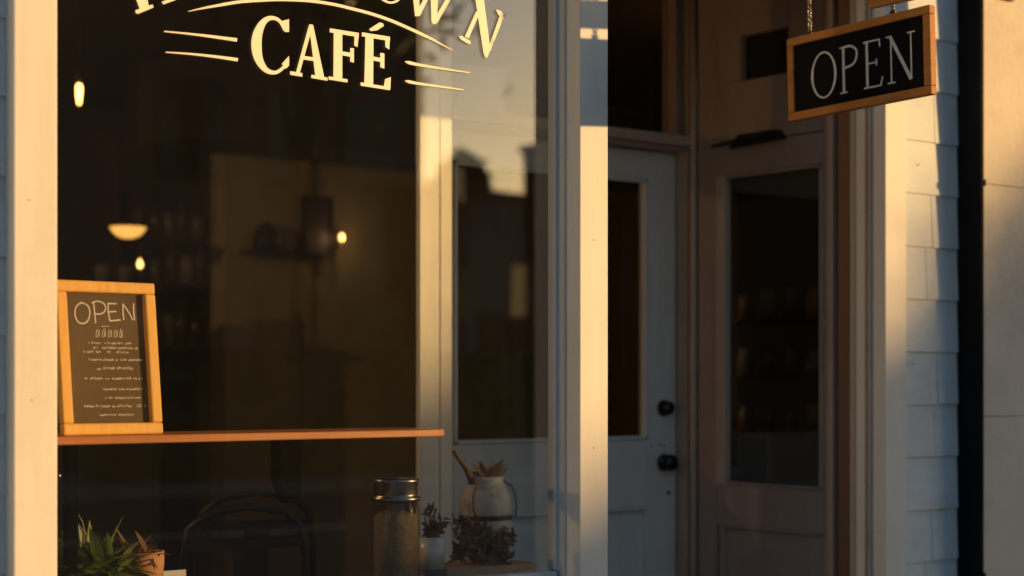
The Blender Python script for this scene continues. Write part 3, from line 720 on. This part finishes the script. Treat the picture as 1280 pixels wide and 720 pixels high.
# crate, dried arrangement, jar, small white pot
Yc=.42
xa,xb=at(532,0,Yc).x,at(648,0,Yc).x; zc=at(600,703,Yc).z
cr_=thing('wooden_crate','low slatted wooden crate under the white jar','crate',((xa+xb)/2,Yc,ZL))
b=MB()
for k in range(2):
    z=ZL+.003+k*((zc-ZL)/2); b.box(xa,xb,Yc-.09,Yc-.08,z,z+(zc-ZL)/2-.006); b.box(xa,xb,Yc+.08,Yc+.09,z,z+(zc-ZL)/2-.006); b.box(xa,xa+.01,Yc-.079,Yc+.079,z,z+(zc-ZL)/2-.006); b.box(xb-.01,xb,Yc-.079,Yc+.079,z,z+(zc-ZL)/2-.006)
for x in (xa+.011,xb-.031): 
    for y in (Yc-.079,Yc+.059): b.box(x,x+.02,y,y+.02,ZL,zc-.004)
b.box(xa+.011,xb-.011,Yc-.079,Yc+.079,zc-.012,zc-.004)
b.build('slats',M['crate'],cr_,bevel=.002)
c=at(607,650,Yc+.01)
jr=thing('ceramic_jar','old white ceramic jar with chipped brown edges standing on the crate','jar',(c.x,c.y,zc))
sc=F/depth(c)
def hz(py): return CAM.z+(HOR-py)/sc - zc
b=MB(); b.lathe([(.03,0),(.066,0),(.074,.01),(.077,hz(665)),(.078,hz(642)),(.077,hz(626)),(.071,hz(616)),(.062,hz(609)),(.054,hz(605)),(.051,hz(600)),(.054,hz(594)),(.049,hz(594)),(.046,hz(602)),(.002,hz(606))],c=(c.x,c.y,zc-.003),n=36)
b.build('body',M['crackle'],jr)
b=MB(); b.lathe([(.0775,hz(648)),(.0805,hz(646)),(.0800,hz(643)),(.0775,hz(641))],c=(c.x,c.y,zc-.003),n=36,cap=False); b.build('band',M['dwood'],jr)
for sgn in (-1,1):
    b=MB()
    b.tube([(c.x+sgn*.052,c.y-.02,zc+hz(602)),(c.x+sgn*.066,c.y-.040,zc+hz(607)),(c.x+sgn*.078,c.y-.042,zc+hz(618)),(c.x+sgn*.080,c.y-.046,zc+hz(634)),(c.x+sgn*.072,c.y-.05,zc+hz(646))],.0028,n=6)
    b.build('wire_handle',M['rustw'],jr)
p=at(634,672,Yc-.03)
b=MB(); b.tube([(p.x-.018,Yc-.02,p.z),(p.x,Yc-.055,p.z)],.006); b.tube([(p.x,Yc-.055,p.z+.016),(p.x,Yc-.055,p.z-.024)],.007,r1=.004); b.tube([(p.x-.014,Yc-.055,p.z+.008),(p.x+.018,Yc-.055,p.z+.006)],.003); b.tube([(p.x,Yc-.055,p.z+.016),(p.x,Yc-.055,p.z+.032)],.003)
b.build('tap',M['brass'],jr)
# dried leaves in the jar mouth
dr=thing('dried_bouquet','brown dried pods and leaves sticking out of the jar','dried flowers',(c.x,c.y,zc+hz(600)))
b=MB(); top=Vector((c.x,c.y,zc+hz(600)))
def toP(px,py): return at(px,py,c.y)
b.tube([toP(590,604),toP(583,586),toP(574,574),toP(568,566)],.010,n=8,r1=.005)
b.lathe([(.002,-.004),(.007,0),(.006,.006),(.001,.008)],c=tuple(toP(568,566)),n=10)
b.build('pod',M['dryleaf'],dr)
b=MB()
for px,py,w in ((630,574,.009),(620,580,.012),(612,583,.012),(600,578,.012),(592,584,.013),(626,590,.012),(586,592,.012),(604,588,.016),(616,590,.016),(596,594,.015),(622,598,.014),(609,596,.018),(632,584,.01),(590,600,.012),(600,602,.012)):
    for k in range(2):
        q=toP(px+rnd.uniform(-3,3),py+rnd.uniform(-2,3)); s0=top+Vector((rnd.uniform(-.025,.025),rnd.uniform(-.025,.02),rnd.uniform(-.01,.004)))
        b.leaf(s0,q-s0,(rnd.uniform(-1,1),-1,rnd.uniform(-.5,1)),(q-s0).length+.006,w,bend=rnd.uniform(-.1,.2))
b.build('leaves',M['dryleaf'],dr)
# rust foliage heap in front of the jar
hp=thing('dried_leaf_heap','heap of rust brown dried leaves on the crate in front of the jar','dried leaves',(c.x,Yc-.05,zc))
b=MB()
for i in range(380):
    u=rnd.random(); px=568+68*u+rnd.uniform(-3,3); hmax=(668-14*math.sin(u*6.2)-18*max(0,.35-u)/.35)
    py=rnd.uniform(max(648,hmax-14),702)
    q=at(px,py,Yc-.065+rnd.uniform(-.018,.012))
    q.z=max(q.z,zc+.003)
    d=Vector((rnd.uniform(-1,1),rnd.uniform(-.5,.3),rnd.uniform(-.3,.9)))
    b.leaf(q,d,(rnd.uniform(-1,1),-1,rnd.uniform(-1,1)),rnd.uniform(.016,.034),rnd.uniform(.005,.010),bend=rnd.uniform(-.3,.5),seg=3)
b.build('leaves',M['dryleaf'],hp)
# small white pot with a dried sprig, stands between canister and crate
c2=at(540,712,.32); 
sp=thing('potted_plant','small white pot with a dull green and brown sprig between canister and jar','potted plant',(c2.x,.32,ZL))
zp0=at(540,711,.32).z; zp1=at(540,671,.32).z; hh=zp1-zp0
b=MB(); b.lathe([(.02,0),(.033,0),(.040,hh),(.036,hh),(.034,hh-.008),(.002,hh-.008)],c=(c2.x,.32,zp0),n=30); b.build('pot',M['white'],sp)
b=MB(); b.lathe([(.02,0),(.040,0),(.042,zp0-ZL-.001),(.02,zp0-ZL-.001)],c=(c2.x,.32,ZL),n=24); b.build('stand',M['dwood'],sp)
b=MB()
s0=Vector((c2.x,.32,zp1-.01))
for px,py,w in [(530,612,.010),(536,625,.013),(548,628,.012),(556,640,.010),(526,640,.012),(541,640,.015),(560,622,.007),(534,655,.014),(552,655,.013),(545,612,.008),(568,628,.006)]+[(541+rnd.gauss(0,12),rnd.uniform(618,664),rnd.uniform(.006,.013)) for _ in range(34)]:
    q=at(px,py,.32); s1=s0.lerp(q,rnd.uniform(.1,.7)); s1.x+=rnd.uniform(-.008,.008); b.tube([s0,s1],.0012,n=5); b.leaf(s1,Vector((rnd.uniform(-1,1),rnd.uniform(-.6,.3),rnd.uniform(-.1,1))),(rnd.uniform(-.8,.8),-1,.3),rnd.uniform(.025,.05),w*.8,bend=rnd.uniform(0,.5))
b.build('foliage',mat('dull_olive_leaf',(.20,.17,.06),(.20,.10,.045),rough=.6,scale=25,transl=.2),sp)

# ------------------------------------------------------------------ bistro chairs behind the counter
def chair(cx, cy, rz, label):
    t=thing('metal_chair',label,'chair',(0,0,0),'black metal bistro chairs behind the window')
    zt_=.83; w=.20
    # local frame: back of the chair towards -y (towards the window)
    b=MB(); arc=[(-w,-.20,.46),(-w*.99,-.215,.66),(-w*.90,-.22,.765),(-w*.62,-.225,.812),(0,-.23,zt_),(w*.62,-.225,.812),(w*.90,-.22,.765),(w*.99,-.215,.66),(w,-.20,.46)]
    b.tube(arc,.013,n=8); b.build('back_frame',M['blackm'],t)
    b=MB(); b.prism([(-w*.95,-.228,.70),(-w*.92,-.228,.735),(0,-.234,.735),(w*.92,-.228,.735),(w*.95,-.228,.70)],(0,.008,0)); b.build('back_rail',M['blackm'],t)
    b=MB(); b.prism([(-.038,-.232,.465),(-.045,-.232,.70),(.045,-.232,.70),(.038,-.232,.465)],(0,.006,0)); b.build('back_splat',M['blackm'],t,bevel=.001)
    b=MB(); b.prism([(-.2,-.20,.44),(.2,-.20,.44),(.19,.18,.44),(.12,.21,.44),(-.12,.21,.44),(-.19,.18,.44)],(0,0,.022)); b.build('seat',M['blackm'],t,bevel=.006)
    for sx in (-1,1):
        for sy,yy in ((-1,-.19),(1,.18)):
            b=MB(); b.tube([(sx*.175,yy,.44),(sx*.22,yy+sy*.05,.0)],.016,n=8,r1=.011); b.build('leg',M['blackm'],t)
    t.location=(cx,cy,0); t.rotation_euler=(0,0,rz)
    return t
p=at(318,640,.98)
c1=chair(p.x,.98+.22,R(-8),'black metal bistro chair with rounded back behind the counter, left of the bracket')
p2=at(385,640,1.35)
c2_=copy_tree(c1,(0,0,0)); c2_.location=(p2.x,1.35+.42,0); c2_.rotation_euler=(0,0,R(-20)); c2_['label']='farther black metal bistro chair mostly hidden behind the nearer one'

# ------------------------------------------------------------------ back of the cafe
YB=5.2
def zat(px,py,Y): return at(px,py,Y).z
# wall shelves with bottles
xa,xb=at(150,0,YB).x, at(279,0,YB).x
un=thing('wall_shelving','tall dark shelving with three boards against the cafe back wall','shelving',((xa+xb)/2,YB+.2,0))
levels=[zat(220,296,YB),zat(220,354,YB),zat(220,432,YB)]
for z in levels:
    b=MB(); b.box(xa,xb,YB,YB+.3,z-.025,z); b.build('shelf',M['dwood'],un,bevel=.002)
for x in (xa-.03,xb):
    b=MB(); b.box(x,x+.03,YB,YB+.3,0,2.6); b.build('side_panel',M['dwood'],un)
b=MB(); b.lathe([(.01,0),(.036,0),(.037,.13),(.030,.165),(.014,.19),(.013,.235),(.002,.236)],n=16)
kinds=[('bottle',M['bottle'],[(.01,0),(.036,0),(.037,.13),(.030,.165),(.014,.19),(.013,.235),(.002,.236)],'bottle'),
       ('glass_jar',M['cup'],[(.01,0),(.045,0),(.047,.12),(.040,.14),(.042,.16),(.002,.162)],'jar')]
proto=[]
first=True
ords=['first','second','third','fourth','fifth','sixth','seventh']
lev=['upper','middle','lower']
for li,z in enumerate(levels):
    for k in range(6):
        kd=kinds[(li+k)%2 if rnd.random()<.7 else 0]
        b=MB(); s=rnd.uniform(.85,1.15); x=xa+.05+(xb-xa-.10)*(k+.5)/6+rnd.uniform(-.015,.015)
        b.lathe([(r*s,h*s) for r,h in kd[2]],c=(x,YB+.1+rnd.uniform(0,.08),z+.001),n=16)
        o=b.build(kd[0],kd[1]); tag(o,f"{'dark' if kd[3]=='bottle' else 'pale'} {kd[3]} on the {lev[li]} shelf board, {ords[k]} from the left",kd[3],'bottles and jars on the back shelves')
# pendant bulb
p=at(99,119,3.0)
pd=thing('pendant_bulb','long glowing bulb on a black cord near the top left of the window','pendant lamp',(p.x,3.0,p.z))
b=MB(); b.tube([(p.x,3.0,p.z+.08),(p.x,3.0,2.85)],.004); b.lathe([(.012,0),(.018,.0),(.018,.035),(.008,.045)],c=(p.x,3,p.z+.055)); b.build('cord',M['blackm'],pd)
b=MB(); b.lathe([(.002,-.052),(.012,-.046),(.021,-.02),(.024,.015),(.019,.042),(.014,.056)],c=(p.x,3,p.z),n=20); b.build('glass_bulb',M['bulbg'],pd)
b=MB(); b.lathe([(.001,-.040),(.008,-.034),(.013,.0),(.014,.03),(.010,.045),(.002,.048)],c=(p.x,3,p.z),n=12); b.build('filament',M['bulb'],pd)
# bowl lamp
p=at(160,284,4.3); s=F/depth(p)
bl=thing('bowl_lamp','shallow glowing amber bowl lamp hanging above the chalkboard','pendant lamp',(p.x,4.3,p.z))
r=22.5/s
b=MB(); b.lathe([(r,0),(r*.9,-.018),(r*.65,-.042),(r*.3,-.054),(.002,-.056)],c=(p.x,4.3,p.z),n=32); b.build('glass_bowl',M['bowl'],bl)
b=MB(); b.lathe([(r*.96,.001),(r*.5,.02),(.01,.025)],c=(p.x,4.3,p.z),n=32); b.tube([(p.x,4.3,p.z+.02),(p.x,4.3,2.85)],.005); b.build('canopy',M['blackm'],bl)
# counter and candle and cups
pc=at(150,350,3.8)
ct=thing('service_counter','dark wooden service counter deep inside the cafe','counter',(pc.x,4.0,0))
b=MB(); b.box(at(60,0,3.9).x,at(200,0,3.9).x,3.85,4.2,zat(150,356,3.85)-.03,zat(150,356,3.85)); b.build('worktop',M['dwood'],ct,bevel=.003)
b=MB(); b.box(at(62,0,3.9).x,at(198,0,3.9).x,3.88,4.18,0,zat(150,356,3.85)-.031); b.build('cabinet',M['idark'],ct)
ztp=zat(150,356,3.85)
p=at(175,331,3.95)
cdl=thing('candle','small bright candle flame on the service counter','candle',(p.x,3.95,ztp))
b=MB(); b.lathe([(.01,0),(.014,0),(.014,p.z-ztp-.02),(.003,p.z-ztp-.016)],c=(p.x,3.95,ztp+.001),n=14); b.build('wax',M['cup'],cdl)
b=MB(); b.lathe([(.002,-.022),(.012,-.008),(.013,.006),(.006,.02),(.001,.03)],c=(p.x,3.95,p.z),n=12); b.build('flame',M['candle'],cdl)
for i,px in enumerate((128,158)):
    p=at(px,350,3.92); b=MB(); b.lathe([(.01,0),(.032,0),(.040,.085),(.042,.09),(.036,.09),(.03,.01),(.002,.01)],c=(p.x,3.92,ztp+.001),n=20)
    o=b.build('tumbler',M['cup']); tag(o,('left' if i==0 else 'right')+' one of two amber tumblers above the chalkboard','glass','tumblers on the service counter')
# wall sconce
p=at(427,297,YW-.10); 
sc_=thing('wall_sconce','small glowing wall sconce right of the dark picture','wall lamp',(p.x,YW,p.z))
b=MB(); b.lathe([(.002,-.018),(.010,-.012),(.014,.003),(.010,.016),(.002,.022)],c=(p.x,YW-.10,p.z),n=16); b.build('glass_bulb',M['sconce'],sc_)
b=MB(); b.box(p.x-.03,p.x+.03,YW-.012,YW-.001,p.z-.06,p.z+.05); b.tube([(p.x,YW-.01,p.z-.04),(p.x,YW-.10,p.z-.045),(p.x,YW-.10,p.z-.022)],.006); b.build('bracket',mat('aged_brass',(.30,.18,.07),rough=.35,metal=.9),sc_)
# picture
q0=at(377,320,YW-.04); q1=at(414,247,YW-.04)
pi=thing('framed_picture','tall dark framed picture on the brown wall left of the glowing sconce','picture',(q0.x,YW,q0.z))
b=MB(); w_,h_=q1.x-q0.x,q1.z-q0.z
fr(b,w_,h_,.018,0,.03); b.v=[(x+q0.x,y+YW-.064,z+q0.z) for x,y,z in b.v]; b.build('frame',M['blackm'],pi,bevel=.002)
b=MB(); b.box(q0.x+.016,q1.x-.016,YW-.05,YW-.042,q0.z+.016,q1.z-.016); b.build('print',M['picture'],pi)
# hat shaped clock shelf
p=at(338,314,YW-.08)
ws=thing('wall_shelf','small dark wall shelf left of the framed picture','shelf',(p.x,YW,p.z))
b=MB(); b.box(at(311,0,YW-.1).x,at(371,0,YW-.1).x,YW-.16,YW-.001,p.z-.02,p.z); b.build('shelf',M['blackm'],ws,bevel=.002)
pm=at(333,314,YW-.08)
b=MB(); b.lathe([(.01,0),(.075,0),(.078,.05),(.062,.11),(.035,.145),(.002,.155)],c=(pm.x,YW-.08,pm.z+.001),n=24); tag(b.build('bread_cloche',M['blackm']),'dark dome shaped cloche on the small wall shelf','cloche')

# interior point lights: the visible sconce, plus added unseen pendant fills
def plight(name,loc,e,r=.03):
    l=bpy.data.lights.new(name,'POINT'); l.energy=e; l.color=(1,.60,.26); l.shadow_soft_size=r
    o=bpy.data.objects.new(name,l); o.location=loc; COL.objects.link(o)

p=at(427,297,YW-.10); plight('sconce_light',(p.x,YW-.122,p.z),.2,.008)
pd3=copy_tree(pd,(0,0,0)); pd3.location=(5.6,1.7,pd.location.z+.25); pd3['label']='unseen pendant bulb added to light the rack behind the side door'
plight('hidden_fill_light',(5.6,1.7,pd.location.z+.15),2.6)  # added fill out of view, lights the jar rack
pd2=copy_tree(pd,(0,0,0)); pd2.location=(.55,2.3,pd.location.z); pd2['label']='unseen pendant bulb added behind the left post to brighten the room'
plight('hidden_fill_light',(.55,2.3,pd.location.z-.10),42)  # added fill hidden by the left post, lifts the brown wall

# ------------------------------------------------------------------ across the street
def house(name,label,x0,x1,y0,y1,h,rise,axis,mw,wins,chim=None,lit=()):
    t=thing(name,label,'house',((x0+x1)/2,y1,0),'houses across the street')
    b=MB(); b.box(x0,x1,y0,y1,-.1,h)
    if axis=='y': b.prism([(x0,y1,h),(x1,y1,h),((x0+x1)/2,y1,h+rise)],(0,y0-y1,0))
    b.build('wall',mw,t)
    b=MB(); e=.35
    if axis=='y':
        xm=(x0+x1)/2; k=rise/(xm-x0)
        for a,c in ((x0-e,xm),(x1+e,xm)):
            za=h-e*k
            b.hexa([(a,y0-e,za+.02),(c,y0-e,h+rise+.02),(c,y1+e,h+rise+.02),(a,y1+e,za+.02),(a,y0-e,za+.18),(c,y0-e,h+rise+.18),(c,y1+e,h+rise+.18),(a,y1+e,za+.18)])
    elif axis=='x':
        ym=(y0+y1)/2; k=rise/(ym-y0)
        b.prism([(x0-e,y0-e,h),(x0-e,ym,h+rise),(x0-e,y1+e,h)],(x1-x0+2*e,0,0))
    else:
        b.box(x0-.15,x1+.15,y0-.15,y1+.15,h+.001,h+.3)
    b.build('roof',M['roof'],t)
    if chim:
        b=MB(); b.box(*chim); b.box(chim[0]-.06,chim[1]+.06,chim[2]-.06,chim[3]+.06,chim[5],chim[5]+.12); b.build('chimney',M['brickh'],t)
    for i,q in enumerate(wins):
        wx,wz=q[:2]; ww,wh=(q[2:] if len(q)>2 else (1,1.4))
        b=MB(); b.box(wx-.06,wx+ww+.06,y1+.002,y1+.07,wz-.06,wz+wh+.06); f=b.build('window',M['roof'],t)
        b=MB(); b.box(wx,wx+ww,y1+.06,y1+.075,wz,wz+wh); b.build('pane',M['litwin'] if i in lit else M['dkwin'],f)
    return t
def tree(label,x,y,h,r,n,seed,leaf=.16,trunk=.22):
    r_=random.Random(seed)
    t=thing('street_tree',label,'tree',(x,y,0),'trees across the street')
    b=MB(); cz=h-r*.95
    b.tube([(x,y,-.1),(x+.1,y,h*.3),(x-.05,y+.1,h*.55),(x,y,h*.8)],trunk,n=10,r1=trunk*.3)
    cl=[]
    for i in range(26):
        a=r_.uniform(0,2*math.pi); e=r_.uniform(-.7,1.4); rr=r*r_.uniform(.35,.85)
        c=Vector((x+math.cos(a)*math.cos(e)*rr,y+math.sin(a)*math.cos(e)*rr,cz+math.sin(e)*rr*1.1)); cl.append(c)
        if i<14: b.tube([(x,y,h*(.28+.02*i)),((x+c.x)/2,(y+c.y)/2,(h*.4+c.z)/2),tuple(c)],trunk*.3,n=6,r1=.02)
    b.build('trunk',M['bark'],t)
    b=MB()
    for i in range(n):
        c=r_.choice(cl); q=c+Vector((r_.gauss(0,1),r_.gauss(0,1),r_.gauss(0,.8)))*r*.21
        d=Vector((r_.uniform(-1,1),r_.uniform(-1,1),r_.uniform(-1,1))).normalized()*leaf*r_.uniform(.6,1.3)
        s=d.cross(Vector((r_.uniform(-1,1),r_.uniform(-1,1),r_.uniform(-1,1)))).normalized()*leaf*.45
        b.add([q-d,q+s,q+d,q-s],[(0,1,2,3)])
    b.build('crown',M['leafg'],t)
    return t
# reflected skyline seen in the glass
D=20.0
def rx(px): return refl(px,0,D).x
def rz_(px,py): return refl(px,py,D).z
house('terrace_house','low dark house across the street mirrored in the window',rx(480),rx(760),-D-8,-D,rz_(630,243),rz_(630,222)-rz_(630,243),'x',M['housew'],[(rx(636),rz_(640,396),.36,.9),(rx(600),1.0)],
      chim=(rx(655),rx(678),-D+.02,-D+.75,0.0,rz_(665,192)),lit=(0,))
house('terrace_house','tall flat roofed brick house across the street left of the mirrored skyline',rx(60)-4,rx(527),-D-9,-D,12.5,0,'flat',M['brickh'],[(rx(k),z) for k in (200,330,430) for z in (1.2,4.4,7.6)])
house('terrace_house','wide gabled house across the street whose roof shades the shopfront',29.5,42.5,-25.0,-22.5,2.30,2.50,'y',M['housew'],[(30.5,.6),(33,.6),(36,.6)])
tree('tall full tree across the street mirrored on the left of the window',rx(300),-D+1.8,13.5,4.6,9000,3)
tree('small tree across the street mirrored left of the chimney',rx(582)-.55,-D+.6,rz_(590,205),.40,1800,6,leaf=.1,trunk=.07)
tree('young tree beside the gabled house throwing mottled shade',at(1268,0,0).x+21.9,-18.1,4.30,.60,520,8,leaf=.12,trunk=.05)
tree('far left street tree across the road',-6,-19,10,4,5000,9)
hd=thing('shade_hedge','clipped greenery added on the far pavement to keep the road in shade','shade_hedge',(28,-15.6,0))
b=MB(); b.box(9,60,-15.9,-15.3,-.1,1.5); b.build('inner_growth',M['ground'],hd)  # low row added to block the sun from the road
b=MB(); r_=random.Random(4)
for i in range(14000):
    x=9+51*r_.random()**1.3; k=r_.random()
    if k<.45: q=Vector((x,-15.3+r_.uniform(-.02,.10),r_.uniform(0,1.6)))
    elif k<.8: q=Vector((x,r_.uniform(-15.9,-15.3),1.5+r_.gauss(.05,.06)))
    else: q=Vector((x,-15.9-r_.uniform(-.02,.1),r_.uniform(0,1.6)))
    d=Vector((r_.uniform(-1,1),r_.uniform(-1,1),r_.uniform(-1,1))).normalized()*.07
    s_=d.cross(Vector((r_.uniform(-1,1),r_.uniform(-1,1),r_.uniform(-1,1)))).normalized()*.04
    b.add([q-d,q+s_,q+d,q-s_],[(0,1,2,3)])
b.build('leaves',M['leafg'],hd)
# row of dark buildings further left seen in the side glass
for i in range(3):
    house('terrace_house','flat roofed brick house farther left across the street, number %s from the trees'%['one','two','three'][i],-34+9*i,-26+9*i,-30,-20,6.5,0,'flat',M['brickh'],[(-32.5+9*i,1.2),(-29.5+9*i,1.2),(-32.5+9*i,4),(-29.5+9*i,4)])

# ------------------------------------------------------------------ light, sky
SUN_AZ, SUN_EL = 50.0, 4.4      # degrees right of the facade normal, above the horizon
sv=Vector((math.sin(R(SUN_AZ))*math.cos(R(SUN_EL)), -math.cos(R(SUN_AZ))*math.cos(R(SUN_EL)), math.sin(R(SUN_EL))))
sl=bpy.data.lights.new('sun','SUN'); sl.energy=3.1; sl.angle=R(.6); sl.color=(1.0,.585,.205)
so=bpy.data.objects.new('sun',sl); so.rotation_euler=sv.to_track_quat('Z','Y').to_euler(); so.location=(10,-10,10); COL.objects.link(so)
w=bpy.data.worlds.new('World'); scn.world=w; w.use_nodes=True; nt=w.node_tree
bg=nt.nodes['Background']; sk=nt.nodes.new('ShaderNodeTexSky'); sk.sky_type='NISHITA'; sk.sun_disc=False
sk.sun_elevation=R(SUN_EL); sk.sun_rotation=R(180-SUN_AZ); sk.dust_density=1.0; sk.air_density=1.2; sk.ozone_density=2.6
nt.links.new(sk.outputs[0],bg.inputs[0]); bg.inputs[1].default_value=.15

# ------------------------------------------------------------------ camera
cd_=bpy.data.cameras.new('camera'); co=bpy.data.objects.new('camera',cd_); COL.objects.link(co); scn.camera=co
co.location=CAM
r3=Vector((RT.x,RT.y,0)).normalized(); f3=Vector((FW.x,FW.y,0)).normalized(); u3=Vector((0,0,1))
co.rotation_euler=Matrix((r3,u3,-f3)).transposed().to_euler()
cd_.sensor_width=36; cd_.lens=F/1280*36; cd_.shift_y=(HOR-360)/1280; cd_.clip_end=2000; cd_.clip_start=.05
cd_.dof.use_dof=True; cd_.dof.focus_distance=4.55; cd_.dof.aperture_fstop=1.8
scn.view_settings.view_transform='Standard'; scn.view_settings.look='None'; scn.view_settings.gamma=1; scn.view_settings.exposure=.98
scn.render.engine='CYCLES'; scn.cycles.use_denoising=True
scn.cycles.max_bounces=8; scn.cycles.transparent_max_bounces=24; scn.cycles.sample_clamp_indirect=4
